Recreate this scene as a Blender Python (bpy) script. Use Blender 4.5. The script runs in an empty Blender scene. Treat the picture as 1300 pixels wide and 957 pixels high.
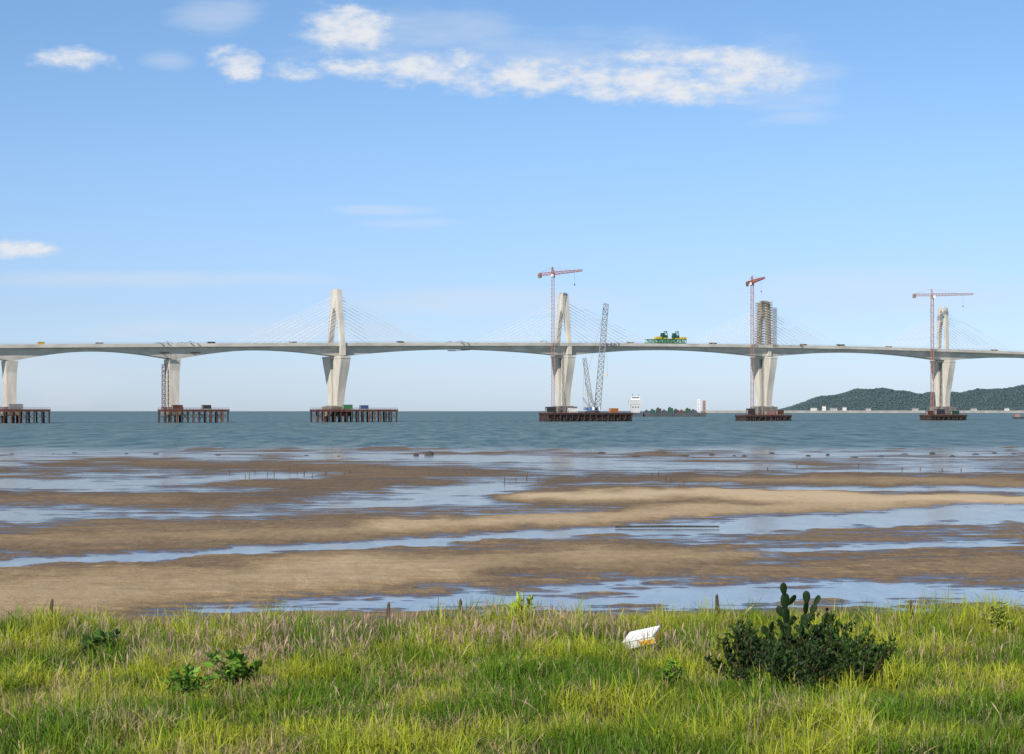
import bpy, bmesh, math, random
import numpy as np
from mathutils import Vector, Matrix
random.seed(7); rng = np.random.default_rng(7)
scn = bpy.context.scene
COL = scn.collection
R = math.radians
CAMH, F, HOR = 8.4, 2500.0, 521.0
# ------------------------------------------------------------------ helpers
class MB:
    def __init__(s): s.v = []; s.f = []
    def add(s, vs, fs):
        b = len(s.v); s.v += [tuple(v) for v in vs]; s.f += [tuple(b+i for i in f) for f in fs]
    def box(s, c, d, rot=None):
        x, y, z = d[0]/2, d[1]/2, d[2]/2
        vs = [Vector(p) for p in ((-x,-y,-z),(x,-y,-z),(x,y,-z),(-x,y,-z),(-x,-y,z),(x,-y,z),(x,y,z),(-x,y,z))]
        if rot is not None: vs = [rot @ v for v in vs]
        s.add([v+Vector(c) for v in vs], [(3,2,1,0),(4,5,6,7),(0,1,5,4),(1,2,6,5),(2,3,7,6),(3,0,4,7)])
    def tube(s, p0, p1, r, n=5, r1=None):
        p0, p1 = Vector(p0), Vector(p1); d = (p1-p0)
        if d.length < 1e-6: return
        d.normalize(); a = d.orthogonal().normalized(); b = d.cross(a)
        r1 = r if r1 is None else r1
        vs = []
        for p, rr in ((p0, r), (p1, r1)):
            for k in range(n):
                t = 2*math.pi*k/n; vs.append(p+a*math.cos(t)*rr+b*math.sin(t)*rr)
        fs = [(k, (k+1) % n, n+(k+1) % n, n+k) for k in range(n)]
        fs += [tuple(range(n))[::-1], tuple(range(n, 2*n))]
        s.add(vs, fs)
    def loft(s, secs, cap=True):
        n = len(secs[0]); vs = [p for q in secs for p in q]; fs = []
        for i in range(len(secs)-1):
            for k in range(n):
                fs.append((i*n+k, i*n+(k+1) % n, (i+1)*n+(k+1) % n, (i+1)*n+k))
        if cap: fs += [tuple(range(n))[::-1], tuple(range((len(secs)-1)*n, len(secs)*n))]
        s.add(vs, fs)
    def lattice(s, p0, p1, w0, w1, bays, r, rd=None):
        p0, p1 = Vector(p0), Vector(p1); d = (p1-p0).normalized()
        up = Vector((0,0,1)) if abs(d.z) < .9 else Vector((0,1,0))
        a = d.cross(up).normalized(); b = a.cross(d).normalized()
        rd = rd or r*.6
        cs = [(-1,-1),(1,-1),(1,1),(-1,1)]
        def pt(k, t): w = (w0+(w1-w0)*t)/2; return p0+(p1-p0)*t+a*cs[k][0]*w+b*cs[k][1]*w
        m = 4
        for k in range(m): s.tube(pt(k,0), pt(k,1), r, 4)
        for i in range(bays):
            t0, t1 = i/bays, (i+1)/bays
            for k in range(m):
                j = (k+1) % m
                if i % 2: s.tube(pt(k,t0), pt(j,t1), rd, 3)
                else: s.tube(pt(j,t0), pt(k,t1), rd, 3)
                s.tube(pt(k,t1), pt(j,t1), rd, 3)
    def build(s, name, mat, parent=None, smooth=False):
        me = bpy.data.meshes.new(name); me.from_pydata(s.v, [], s.f); me.update()
        bm = bmesh.new(); bm.from_mesh(me); bmesh.ops.recalc_face_normals(bm, faces=bm.faces[:]); bm.to_mesh(me); bm.free()
        if smooth: me.polygons.foreach_set('use_smooth', [True]*len(me.polygons))
        me.materials.append(mat)
        o = bpy.data.objects.new(name, me); COL.objects.link(o); o.parent = parent
        return o
def mesh_np(name, V, T, mat, col=None, smooth=False, quads=False, fattr=None):
    me = bpy.data.meshes.new(name); k = 4 if quads else 3
    me.vertices.add(len(V)); me.vertices.foreach_set('co', np.asarray(V, np.float32).ravel())
    me.loops.add(len(T)*k); me.loops.foreach_set('vertex_index', np.asarray(T, np.int32).ravel())
    me.polygons.add(len(T)); me.polygons.foreach_set('loop_start', np.arange(0, len(T)*k, k, dtype=np.int32))
    try: me.polygons.foreach_set('loop_total', np.full(len(T), k, np.int32))
    except Exception: pass
    me.polygons.foreach_set('use_smooth', np.full(len(T), smooth, bool))
    me.update(calc_edges=True)
    if col is not None:
        a = me.attributes.new('col', 'FLOAT_COLOR', 'POINT'); a.data.foreach_set('color', np.asarray(col, np.float32).ravel())
    for nm_, dat in (fattr or {}).items():
        a = me.attributes.new(nm_, 'FLOAT', 'POINT'); a.data.foreach_set('value', np.asarray(dat, np.float32).ravel())
    me.materials.append(mat); me.validate()
    o = bpy.data.objects.new(name, me); COL.objects.link(o); return o
def tag(o, label=None, cat=None, group=None, kind=None):
    if label: o['label'] = label
    if cat: o['category'] = cat
    if group: o['group'] = group
    if kind: o['kind'] = kind
    return o
def thing(name, label, cat, loc=(0,0,0), rz=0, group=None):
    o = bpy.data.objects.new(name, None); COL.objects.link(o); o.location = loc; o.rotation_euler = (0,0,rz)
    o.empty_display_size = .1
    return tag(o, label, cat, group)
def at(px, Y): return (px-650)/F*Y
def zat(py, Y): return CAMH+(HOR-py)/F*Y
def ground_Y(py, z=0): return (CAMH-z)*F/(py-HOR)
def vnoise(x, y, seed=0):
    xi = np.floor(x).astype(np.int64); yi = np.floor(y).astype(np.int64); xf = x-xi; yf = y-yi
    def h(a, b):
        n = (a*374761393+b*668265263+seed*974634777) & 0xffffffff
        n = ((n ^ (n >> 13))*1274126177) & 0xffffffff
        n = (n ^ (n >> 16)) & 0xffffffff
        return n/4294967295.0
    u = xf*xf*(3-2*xf); w = yf*yf*(3-2*yf)
    return (h(xi,yi)*(1-u)+h(xi+1,yi)*u)*(1-w)+(h(xi,yi+1)*(1-u)+h(xi+1,yi+1)*u)*w
def fbm(x, y, o=4, seed=0):
    t = 0; a = .5; x = np.asarray(x, float); y = np.asarray(y, float)
    for k in range(o): t = t+a*vnoise(x, y, seed+k); x = x*2.03+17.1; y = y*2.03+9.7; a *= .5
    return t/(1-.5**o)
# ------------------------------------------------------------------ materials
def base_mat(name):
    m = bpy.data.materials.new(name); m.use_nodes = True
    return m, m.node_tree.nodes, m.node_tree.links, m.node_tree.nodes['Principled BSDF']
def mat(name, c, rough=.7, var=.2, scale=1.0, st=(1,1,1), bump=0, metal=0, spec=.4):
    m, N, L, B = base_mat(name)
    tc = N.new('ShaderNodeTexCoord'); mp = N.new('ShaderNodeMapping'); mp.inputs['Scale'].default_value = st
    nz = N.new('ShaderNodeTexNoise'); nz.inputs['Scale'].default_value = scale; nz.inputs['Detail'].default_value = 6
    rp = N.new('ShaderNodeValToRGB')
    rp.color_ramp.elements[0].position = .3; rp.color_ramp.elements[1].position = .7
    rp.color_ramp.elements[0].color = tuple(v*(1-var) for v in c)+(1,)
    rp.color_ramp.elements[1].color = tuple(min(1, v*(1+var)) for v in c)+(1,)
    L.new(tc.outputs['Object'], mp.inputs['Vector']); L.new(mp.outputs['Vector'], nz.inputs['Vector'])
    L.new(nz.outputs['Fac'], rp.inputs['Fac']); L.new(rp.outputs['Color'], B.inputs['Base Color'])
    B.inputs['Roughness'].default_value = rough; B.inputs['Metallic'].default_value = metal
    B.inputs['Specular IOR Level'].default_value = spec
    if bump:
        bp = N.new('ShaderNodeBump'); bp.inputs['Strength'].default_value = bump
        L.new(nz.outputs['Fac'], bp.inputs['Height']); L.new(bp.outputs['Normal'], B.inputs['Normal'])
    return m
M = dict(
 concrete=mat('pale_concrete', (.56,.525,.465), .85, .18, .25, (1,1,.25)),
 deckc=mat('girder_concrete', (.52,.49,.435), .85, .2, .15, (.5,1,1.5)),
 recess_shade=mat('recess_shade_concrete', (.22,.205,.19), .9, .15, .3),  # same concrete darkened: shade of the gap between the legs painted in
 wallc=mat('sea_wall_concrete', (.32,.31,.29), .9, .15, .05),
 capc=mat('cap_concrete', (.22,.20,.18), .9, .3, .3),
 cable=mat('cable_white', (.80,.80,.80), .5, .05, 1),
 rust=mat('rust_red_steel', (.125,.05,.035), .8, .5, .4),
 rustdk=mat('dark_pile_steel', (.045,.028,.024), .8, .4, .4),
 red=mat('crane_red', (.36,.115,.075), .6, .2, .5),
 redpale=mat('crane_faded_red', (.34,.18,.14), .7, .2, .5),
 white=mat('white_paint', (.78,.78,.77), .5, .06, 1),
 grey=mat('grey_steel', (.25,.26,.27), .6, .15, .5),
 dark=mat('dark_steel', (.045,.045,.05), .6, .3, .5),
 green=mat('machine_green', (.06,.22,.10), .6, .2, .5),
 dkgreen=mat('machine_dark_green', (.02,.08,.05), .6, .2, .5),
 yellow=mat('machine_yellow', (.62,.42,.03), .6, .15, .5),
 blue=mat('container_blue', (.05,.12,.28), .6, .15, .5),
 orange=mat('container_orange', (.50,.16,.03), .6, .15, .5),
 scaf=mat('scaffold_brown', (.20,.14,.09), .8, .3, .5),
 net=mat('scaffold_net', (.30,.25,.18), .9, .3, .6),
 glass=mat('window_dark', (.03,.04,.05), .2, .1, 1),
 wood=mat('weathered_wood', (.10,.065,.045), .9, .4, 8, (1,1,.2), .4),
 rock=mat('dark_rock', (.05,.045,.04), .9, .4, 3, bump=.6),
 foam=mat('white_foam', (.80,.80,.77), .8, .05, 20, bump=.1),
 label=mat('yellow_orange_print', (.80,.42,.03), .6, .2, 9),
 hull=mat('dark_hull', (.06,.075,.10), .6, .2, .1),
 barge=mat('barge_grey', (.055,.065,.075), .7, .25, .1),
 roof=mat('grey_roof', (.25,.22,.21), .8, .15, .1),
 paleb=mat('pale_wall', (.50,.51,.52), .8, .1, .05),
)
def leaf_mat(name, transl=.35, rough=.55):
    m, N, L, B = base_mat(name)
    a = N.new('ShaderNodeAttribute'); a.attribute_name = 'col'
    L.new(a.outputs['Color'], B.inputs['Base Color']); B.inputs['Roughness'].default_value = rough
    B.inputs['Specular IOR Level'].default_value = .3
    if transl:
        t = N.new('ShaderNodeBsdfTranslucent'); L.new(a.outputs['Color'], t.inputs['Color'])
        mx = N.new('ShaderNodeMixShader'); mx.inputs['Fac'].default_value = transl
        L.new(B.outputs['BSDF'], mx.inputs[1]); L.new(t.outputs['BSDF'], mx.inputs[2])
        L.new(mx.outputs['Shader'], N['Material Output'].inputs['Surface'])
    return m
M['grass'] = leaf_mat('grass_blades', .35); M['leaf'] = leaf_mat('leaves', .25)
M['haze_tinted_wood'] = leaf_mat('haze_tinted_wood', 0.0, 1.0)
# ------------------------------------------------------------------ camera, sun, sky
cam = bpy.data.cameras.new('camera'); co = bpy.data.objects.new('camera', cam); COL.objects.link(co)
co.location = (0,0,CAMH); co.rotation_euler = (R(90),0,0)
cam.sensor_width = 36; cam.lens = F/1300*36; cam.shift_y = (HOR-478.5)/1300
cam.clip_start = .5; cam.clip_end = 150000; scn.camera = co
SUNEL, SUNAZ = R(33), R(210)
sd = Vector((math.sin(SUNAZ)*math.cos(SUNEL), math.cos(SUNAZ)*math.cos(SUNEL), math.sin(SUNEL)))
sl = bpy.data.lights.new('sun', 'SUN'); sl.energy = 4.6; sl.angle = R(.5); sl.color = (1,.92,.80)
so = bpy.data.objects.new('sun', sl); COL.objects.link(so); so.rotation_euler = (-sd).to_track_quat('-Z','Y').to_euler()
so.location = (0,0,50)
scn.view_settings.view_transform = 'Standard'; scn.view_settings.look = 'None'; scn.view_settings.exposure = 0
w = bpy.data.worlds.new('World'); scn.world = w; w.use_nodes = True
N = w.node_tree.nodes; L = w.node_tree.links; bg = N['Background']; STR = .1; bg.inputs['Strength'].default_value = STR
sky = N.new('ShaderNodeTexSky'); sky.sky_type = 'NISHITA'; sky.sun_disc = False
sky.sun_elevation = SUNEL; sky.sun_rotation = SUNAZ; sky.altitude = 0; sky.air_density = 1.0; sky.dust_density = .3; sky.ozone_density = 2.5
def mnode(op, a, b=None, c=None):
    n = N.new('ShaderNodeMath'); n.operation = op
    for i, x in enumerate((a, b, c)):
        if x is None: continue
        if isinstance(x, (int, float)): n.inputs[i].default_value = x
        else: L.new(x, n.inputs[i])
    return n.outputs[0]
tc = N.new('ShaderNodeTexCoord'); sp = N.new('ShaderNodeSeparateXYZ'); L.new(tc.outputs['Generated'], sp.inputs[0])
yy = mnode('MAXIMUM', sp.outputs['Y'], .02)
u = mnode('DIVIDE', sp.outputs['X'], yy); v = mnode('DIVIDE', sp.outputs['Z'], yy)
cb = N.new('ShaderNodeCombineXYZ'); L.new(u, cb.inputs[0]); L.new(v, cb.inputs[1])
def noise(scale, st=(1,1,1), det=8, rough=.6, loc=(0,0,0)):
    mp = N.new('ShaderNodeMapping'); mp.inputs['Scale'].default_value = st; mp.inputs['Location'].default_value = loc
    L.new(cb.outputs[0], mp.inputs['Vector'])
    n = N.new('ShaderNodeTexNoise'); n.inputs['Scale'].default_value = scale; n.inputs['Detail'].default_value = det; n.inputs['Roughness'].default_value = rough
    L.new(mp.outputs[0], n.inputs['Vector']); return n.outputs['Fac']
def ellipses(lst):
    out = None
    for cx, cy, rx, ry, amp in lst:
        a = N.new('ShaderNodeVectorMath'); a.operation = 'MULTIPLY_ADD'; L.new(cb.outputs[0], a.inputs[0])
        a.inputs[1].default_value = (F/rx, F/ry, 0); a.inputs[2].default_value = (-(cx-650)/rx, -(HOR-cy)/ry, 0)
        d = N.new('ShaderNodeVectorMath'); d.operation = 'DOT_PRODUCT'; L.new(a.outputs[0], d.inputs[0]); L.new(a.outputs[0], d.inputs[1])
        e = mnode('MULTIPLY_ADD', d.outputs['Value'], -amp, amp)
        out = e if out is None else mnode('MAXIMUM', out, e)
    return out
dense = ellipses([(530,86,120,26,1.05),(670,98,170,30,1.15),(800,106,140,30,1.2),(875,117,110,20,1.2),(850,70,90,18,1.0),(945,92,92,34,1.2),
  (455,84,80,15,.8),(440,36,66,38,1.3),(298,82,40,28,1.15),(95,76,64,20,1.0),(22,318,56,15,1.25),(375,88,42,18,.8)])
wisp = ellipses([(560,40,130,40,1.0),(275,18,75,30,1.2),(212,76,40,16,.9),(170,355,290,15,1.2),(490,267,85,9,1.1),(520,284,80,8,.9),(600,382,240,24,1.25),
  (1120,372,280,38,1.25),(70,480,90,44,1.1),(1015,150,70,11,.9),(700,66,330,34,.9),(975,98,110,66,.9),(300,420,260,16,1.0)])
n1 = noise(60, (.85,1.7,1), 9, .64); n2 = noise(50, (.45,2.0,1), 5, .6, (3,5,0))
def mr(x, a, b, c, d, smooth=True):
    n = N.new('ShaderNodeMapRange'); n.interpolation_type = 'SMOOTHSTEP' if smooth else 'LINEAR'
    L.new(x, n.inputs['Value'])
    for k, q in zip(('From Min','From Max','To Min','To Max'), (a,b,c,d)): n.inputs[k].default_value = q
    return n.outputs['Result']
D1 = mnode('ADD', mnode('MAXIMUM', dense, -3), mnode('MULTIPLY_ADD', n1, 3.6, -1.75)); A1 = mr(D1, .0, 1.45, 0, .88)
D2 = mnode('ADD', mnode('MAXIMUM', wisp, -3), mnode('MULTIPLY_ADD', n2, 2.2, -1.1)); A2 = mr(D2, -.1, 1.5, 0, .42)
AL = mnode('SUBTRACT', 1.0, mnode('MULTIPLY', mnode('SUBTRACT', 1.0, A1), mnode('SUBTRACT', 1.0, A2)))
rp = N.new('ShaderNodeValToRGB'); L.new(mr(v, 0, 1, 0, 1, False), rp.inputs['Fac'])
cr = rp.color_ramp
TINT = [(0,(.78,.97,1.55)),(.055,(.79,.92,1.35)),(.13,(.86,1.01,1.29)),(.21,(.84,1.02,1.24)),(.55,(.85,1.0,1.25)),(1,(.95,1.0,1.1))]
cr.elements[0].color = tuple(c/2 for c in TINT[0][1])+(1,); cr.elements[1].color = tuple(c/2 for c in TINT[-1][1])+(1,)
for p, c in TINT[1:-1]: e = cr.elements.new(p); e.color = tuple(q/2 for q in c)+(1,)
dbl = N.new('ShaderNodeVectorMath'); dbl.operation = 'SCALE'; dbl.inputs['Scale'].default_value = 2.0; L.new(rp.outputs['Color'], dbl.inputs[0])
mu = N.new('ShaderNodeVectorMath'); mu.operation = 'MULTIPLY'
L.new(sky.outputs[0], mu.inputs[0]); L.new(dbl.outputs[0], mu.inputs[1])
ccol = N.new('ShaderNodeValToRGB'); L.new(mr(D1, .3, 2.0, 0, 1), ccol.inputs['Fac'])
ccol.color_ramp.elements[0].color = (.68,.75,.85,1); ccol.color_ramp.elements[1].color = (.90,.88,.87,1)
csc = N.new('ShaderNodeVectorMath'); csc.operation = 'SCALE'; csc.inputs['Scale'].default_value = 10.0; L.new(ccol.outputs['Color'], csc.inputs[0])
mc = N.new('ShaderNodeMix'); mc.data_type = 'RGBA'; L.new(AL, mc.inputs['Factor']); L.new(mu.outputs[0], mc.inputs['A']); L.new(csc.outputs[0], mc.inputs['B'])
L.new(mc.outputs['Result'], bg.inputs['Color'])
# ------------------------------------------------------------------ water
wm, N, L, B = base_mat('sea_water'); N.remove(B)
tcw = N.new('ShaderNodeTexCoord')
def wnoise(sc, st, det=6, rough=.6):
    mp = N.new('ShaderNodeMapping'); mp.inputs['Scale'].default_value = st; L.new(tcw.outputs['Object'], mp.inputs[0])
    nz = N.new('ShaderNodeTexNoise'); nz.inputs['Scale'].default_value = sc; nz.inputs['Detail'].default_value = det; nz.inputs['Roughness'].default_value = rough
    L.new(mp.outputs[0], nz.inputs['Vector']); return nz.outputs['Fac']
def wshader(nz, dif_a, dif_b, gloss, rough, bump, bh, gcol, lo=.38, hi=.66):
    rp = N.new('ShaderNodeValToRGB'); rp.color_ramp.elements[0].position = lo; rp.color_ramp.elements[1].position = hi
    rp.color_ramp.elements[0].color = dif_a+(1,); rp.color_ramp.elements[1].color = dif_b+(1,); L.new(nz, rp.inputs[0])
    bp = N.new('ShaderNodeBump'); bp.inputs['Strength'].default_value = bump; bp.inputs['Distance'].default_value = .4; L.new(bh, bp.inputs['Height'])
    d = N.new('ShaderNodeBsdfDiffuse'); L.new(rp.outputs[0], d.inputs['Color'])
    g = N.new('ShaderNodeBsdfGlossy'); g.inputs['Roughness'].default_value = rough; g.inputs['Color'].default_value = gcol+(1,); L.new(bp.outputs[0], g.inputs['Normal'])
    mx = N.new('ShaderNodeMixShader'); mx.inputs[0].default_value = gloss; L.new(d.outputs[0], mx.inputs[1]); L.new(g.outputs[0], mx.inputs[2])
    return mx.outputs[0]
nA = wnoise(.13, (1,.16,1), 8, .78)
sh_sea = wshader(nA, (.055,.118,.132), (.20,.275,.275), .16, .3, .8, wnoise(.35, (1,.4,1), 4), (.85,.95,.95), .42, .60)
sh_tide = wshader(wnoise(.8, (1,.25,1), 8, .75), (.15,.135,.12), (.30,.285,.265), .60, .12, .06, wnoise(2.0, (1,.35,1), 5), (1.0,.96,.91), .42, .6)
sxy = N.new('ShaderNodeSeparateXYZ'); L.new(tcw.outputs['Object'], sxy.inputs[0])
ny_ = mnode('MULTIPLY_ADD', wnoise(.03, (1,.5,1), 6, .7), 190, -95); fy = mnode('ADD', sxy.outputs['Y'], ny_)
mrw = N.new('ShaderNodeMapRange'); L.new(fy, mrw.inputs['Value']); mrw.inputs['From Min'].default_value = 385; mrw.inputs['From Max'].default_value = 475
mxw = N.new('ShaderNodeMixShader'); L.new(mrw.outputs[0], mxw.inputs[0]); L.new(sh_tide, mxw.inputs[1]); L.new(sh_sea, mxw.inputs[2]); L.new(mxw.outputs[0], N['Material Output'].inputs['Surface'])
b = MB(); b.add([(-40000,20,0),(40000,20,0),(40000,70000,0),(-40000,70000,0)], [(0,1,2,3)]); tag(b.build('sea', wm), kind='structure')
# ------------------------------------------------------------------ mudflat
rows = np.concatenate([np.arange(556, 800, .34), np.linspace(801, 1150, 40)])
cols = np.arange(-260, 1561, 2.2)
PX, PY = np.meshgrid(cols, rows)
Yg = CAMH*F/(PY-HOR)
wy = (fbm(PX/110, PY/14, 4, 3)-.5); wy2 = (fbm(PX/28, PY/5, 3, 5)-.5)
def band(xs, ys, hs, amp, warp=12):
    y = np.interp(PX, xs, ys); h = np.interp(PX, xs, hs)*1.0
    e = np.clip((PX-xs[0])/50, 0, 1)*np.clip((xs[-1]-PX)/50, 0, 1)
    d = (PY-y+wy*warp*np.clip(h/7, .3, 1.6)+wy2*warp*.55*np.clip(h/7, .3, 1.3))/h
    return amp*e*np.exp(-np.abs(d)**2.4)
W0, W1 = -400, 1700
per = np.clip((PY-540)/200, .25, 1.2)
far = np.clip((672-PY)/30, 0, 1)
big = fbm(PX/150, PY/9, 4, 11)-.5
H = .38-.12*far+big*1.6
st1 = (fbm(PX/70, PY/(1.7*per+.5), 3, 21)-.5); st2 = (fbm(PX/32, PY/(.9*per+.32), 2, 27)-.5)
pos = [([W0,0,200,400,600,800,900,980],[764,758,744,729,714,708,703,700],[36,34,27,21,19,16,10,5],1.5),
 ([780,950,1100,W1],[720,721,720,718],[10,15,16,16],.8),
 ([W0,0,200,400,600,800,1000,1300,W1],[690,688,684,676,664,650,641,633,632],[14,14,14,11,10,8,7,6.5,6],1.3),
 ([610,680,800,900,1000,1120],[629.5,629,629,628,628,629],[3,6,6.5,6,5,3],2.2),
 ([800,900,1000,1150,1300,W1],[606,606,608,610,612,612],[5,8,9,9,9,9],.8),
 ([W0,0,200,330,440],[632,632,631,628,626],[7,9,9,7,3],.6),
 ([W0,0,300,600,700],[593,592,594,597,597],[8,8,7,6,5],.5),
 ([280,450,520,610],[614,613,613,614],[5,7,7,4],.7), ([630,720,840],[609,608,607],[5,7,5],.7)]
neg = [([W0,0,300,600,800,900,1100,1300,W1],[720,715,699,684,671,668,659,655,655],[4.5,4.5,4.5,4,5,7,9,10,10],-1.75),
 ([220,400,600,900,1100,1300,W1],[774,767,762,757,754,753,753],[6,10,13,15,15,15,15],-.98),
 ([790,950,1200,1320],[703,700,692,690],[2.5,4,3.5,2.5],-1.0), ([W0,0,200,300,450],[613,613,611,606,602],[5,5,5,4,3],-.9),
 ([W0,0,250,500,660],[655,655,651,640,632],[8,8,8,7,3],-.60), ([460,560,650,720],[624,622,614,604],[6,9,7,3],-.8),
 ([940,1100,1300,W1],[621,621,620,620],[1.6,2.3,2.3,2.3],-1.5), ([350,520,650,780],[580,579,580,584],[2,3,3,2],-.9),
 ([680,900,1050],[589,590,592],[1.6,2.4,1.6],-.7), ([1000,1200,W1],[597,597,597],[1.6,2,2],-.6), ([W0,100,250],[601,601,600],[2,2,1.5],-.6)]
for a in pos: H = H+band(*a)
for a in neg: H = H+band(*a)
wt = np.clip(1.25-np.abs(H)*.5, .35, 1.25)
H = H+st1*1.9*wt+st2*.8*wt
H = H-np.clip((571.5+wy*18+wy2*8-PY)/5, 0, 3)
Z = np.clip(H, -1.5, 2.2)*.12
LV = .32-.18*far+np.clip(H, -.5, .9)*.5+big*.5+(st1+st2)*.35
for a in [([W0,0,150,300,450,620],[770,762,750,741,734,729],[30,30,24,18,14,10],.85), ([440,560,700,850,1000,1300,W1],[669,664,657,650,642,634,632],[6,9,9,8,7,7,7],1.25),
          ([620,690,800,900,1000,1120],[629.5,629,629,628,628.5,630],[3,5.5,6,5.5,4.5,3],1.85), ([900,1050,1300,W1],[634,635,633,632],[2,4,4.5,4.5],.9), ([860,1000,1200,W1],[609,609,612,613],[3,5,6,6],.55),
          ([300,500,700,850,1000],[722,716,709,706,704],[8,12,11,8,5],.7), ([700,900,1100,1300,W1],[724,724,722,720,720],[8,10,11,11,11],.2), ([W0,0,250,600],[686,685,682,672],[6,8,7,4],.45), ([W0,0,250],[638,637,635],[4,5,4],.25)]: LV = LV+band(*a)
Xg = (PX-650)/F*Yg
nr, nc = PX.shape
V = np.stack([Xg, Yg, Z], -1).reshape(-1, 3)
idx = np.arange(nr*nc).reshape(nr, nc)
Q = np.stack([idx[:-1,:-1], idx[:-1,1:], idx[1:,1:], idx[1:,:-1]], -1).reshape(-1, 4)[:, ::-1]
mud, N_, L_, B_ = base_mat('mud_and_sand')
a = N_.new('ShaderNodeAttribute'); a.attribute_name = 'lev'
tcm = N_.new('ShaderNodeTexCoord')
mpm = N_.new('ShaderNodeMapping'); mpm.inputs['Scale'].default_value = (1.6,.5,1); L_.new(tcm.outputs['Object'], mpm.inputs[0])
nm = N_.new('ShaderNodeTexNoise'); nm.inputs['Scale'].default_value = 1; nm.inputs['Detail'].default_value = 10; nm.inputs['Roughness'].default_value = .74; L_.new(mpm.outputs[0], nm.inputs['Vector'])
mm = N_.new('ShaderNodeMath'); mm.operation = 'MULTIPLY_ADD'; mm.inputs[1].default_value = 1.5; mm.inputs[2].default_value = -.75; L_.new(nm.outputs['Fac'], mm.inputs[0])
ad = N_.new('ShaderNodeMath'); ad.operation = 'ADD'; L_.new(a.outputs['Fac'], ad.inputs[0]); L_.new(mm.outputs[0], ad.inputs[1])
mrr = N_.new('ShaderNodeMapRange'); mrr.inputs['From Min'].default_value = -.2; mrr.inputs['From Max'].default_value = 2.4; L_.new(ad.outputs[0], mrr.inputs['Value'])
rpm = N_.new('ShaderNodeValToRGB'); L_.new(mrr.outputs['Result'], rpm.inputs['Fac'])
e = rpm.color_ramp.elements; e[0].color = (.075,.056,.046,1); e[1].color = (.66,.50,.30,1)
for p, c in ((.18,(.125,.089,.060,1)),(.36,(.21,.147,.084,1)),(.6,(.39,.276,.148,1))): q = rpm.color_ramp.elements.new(p); q.color = c
L_.new(rpm.outputs['Color'], B_.inputs['Base Color'])
B_.inputs['Roughness'].default_value = .9
B_.inputs['Specular IOR Level'].default_value = .2
nb = N_.new('ShaderNodeTexNoise'); nb.inputs['Scale'].default_value = 3.5; nb.inputs['Detail'].default_value = 7; nb.inputs['Roughness'].default_value = .65; L_.new(tcm.outputs['Object'], nb.inputs['Vector'])
bpm = N_.new('ShaderNodeBump'); bpm.inputs['Strength'].default_value = .8; bpm.inputs['Distance'].default_value = .14; L_.new(nb.outputs['Fac'], bpm.inputs['Height']); L_.new(bpm.outputs[0], B_.inputs['Normal'])
ah = N_.new('ShaderNodeAttribute'); ah.attribute_name = 'hgt'
ms = N_.new('ShaderNodeMath'); ms.operation = 'MULTIPLY_ADD'; ms.inputs[1].default_value = 1.1; ms.inputs[2].default_value = -.55; L_.new(nm.outputs['Fac'], ms.inputs[0])
ma = N_.new('ShaderNodeMath'); ma.operation = 'ADD'; L_.new(ah.outputs['Fac'], ma.inputs[0]); L_.new(ms.outputs[0], ma.inputs[1])
mf = N_.new('ShaderNodeMapRange'); mf.interpolation_type = 'SMOOTHSTEP'; mf.inputs['From Min'].default_value = .66; mf.inputs['From Max'].default_value = -.02; mf.inputs['To Min'].default_value = 0; mf.inputs['To Max'].default_value = .56; L_.new(ma.outputs[0], mf.inputs['Value'])
bp2 = N_.new('ShaderNodeBump'); bp2.inputs['Strength'].default_value = .14; bp2.inputs['Distance'].default_value = .05; L_.new(nb.outputs['Fac'], bp2.inputs['Height'])
gl = N_.new('ShaderNodeBsdfGlossy'); gl.inputs['Roughness'].default_value = .18; gl.inputs['Color'].default_value = (1.0,.96,.91,1); L_.new(bp2.outputs[0], gl.inputs['Normal'])
mxm = N_.new('ShaderNodeMixShader'); L_.new(mf.outputs['Result'], mxm.inputs[0]); L_.new(B_.outputs[0], mxm.inputs[1]); L_.new(gl.outputs[0], mxm.inputs[2]); L_.new(mxm.outputs[0], N_['Material Output'].inputs['Surface'])
tag(mesh_np('mudflat', V, Q, mud, smooth=True, quads=True, fattr={'lev': LV.ravel(), 'hgt': H.ravel()}), kind='structure')
# ------------------------------------------------------------------ bridge
X0, Y0 = -223/F*1496, 1496.0
ax, by = 292.2/F*1496, .065*1496
SP = math.hypot(ax, by); TH = math.atan2(by, ax); tx, ty = ax/SP, by/SP; nx, ny = -ty, tx
def S(px, n=0):
    uu = (px-650)/F; return (uu*(Y0+n*ny)-X0-n*nx)/(tx-uu*ty)
def WP(s, n, z=0): return Vector((X0+s*tx+n*nx, Y0+s*ty+n*ny, z))
SUP = [-2*SP+25, -1.243*SP, -.65*SP, 0, SP, 2*SP, 3*SP, 4*SP]
zf = np.polyfit(np.array([-2,-1.243,-.65,0,1,2,3,3.5,4.2])*SP, [50,52.4,54.8,58.5,61.9,63.2,62.0,60.4,58], 3)
def zd(s): return float(np.polyval(zf, s))
def depth(s):
    for i in range(len(SUP)-1):
        if SUP[i] <= s <= SUP[i+1]:
            q = (s-SUP[i])/(SUP[i+1]-SUP[i]); da = 10.5 if i < 3 else 9.3; db = 10.5 if i < 2 else 9.3
            r = abs(2*q-1)**1.8; return 4.0+((da if q < .5 else db)-4.0)*r
    return 4.0
bridge = thing('cable_stayed_bridge', 'long pale concrete cable stayed bridge under construction across the water', 'bridge', (X0,Y0,0), TH)
b = MB()
ss = np.linspace(SUP[0], 4.2*SP, 400)
secs = []
for s in ss:
    z = zd(s); d = depth(s)
    secs.append([(s,n,z+q) for n, q in ((-11,0),(11,0),(11,-1.4),(7.6,-2.2),(6.6,-d),(-6.6,-d),(-7.6,-2.2),(-11,-1.4))])
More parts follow.
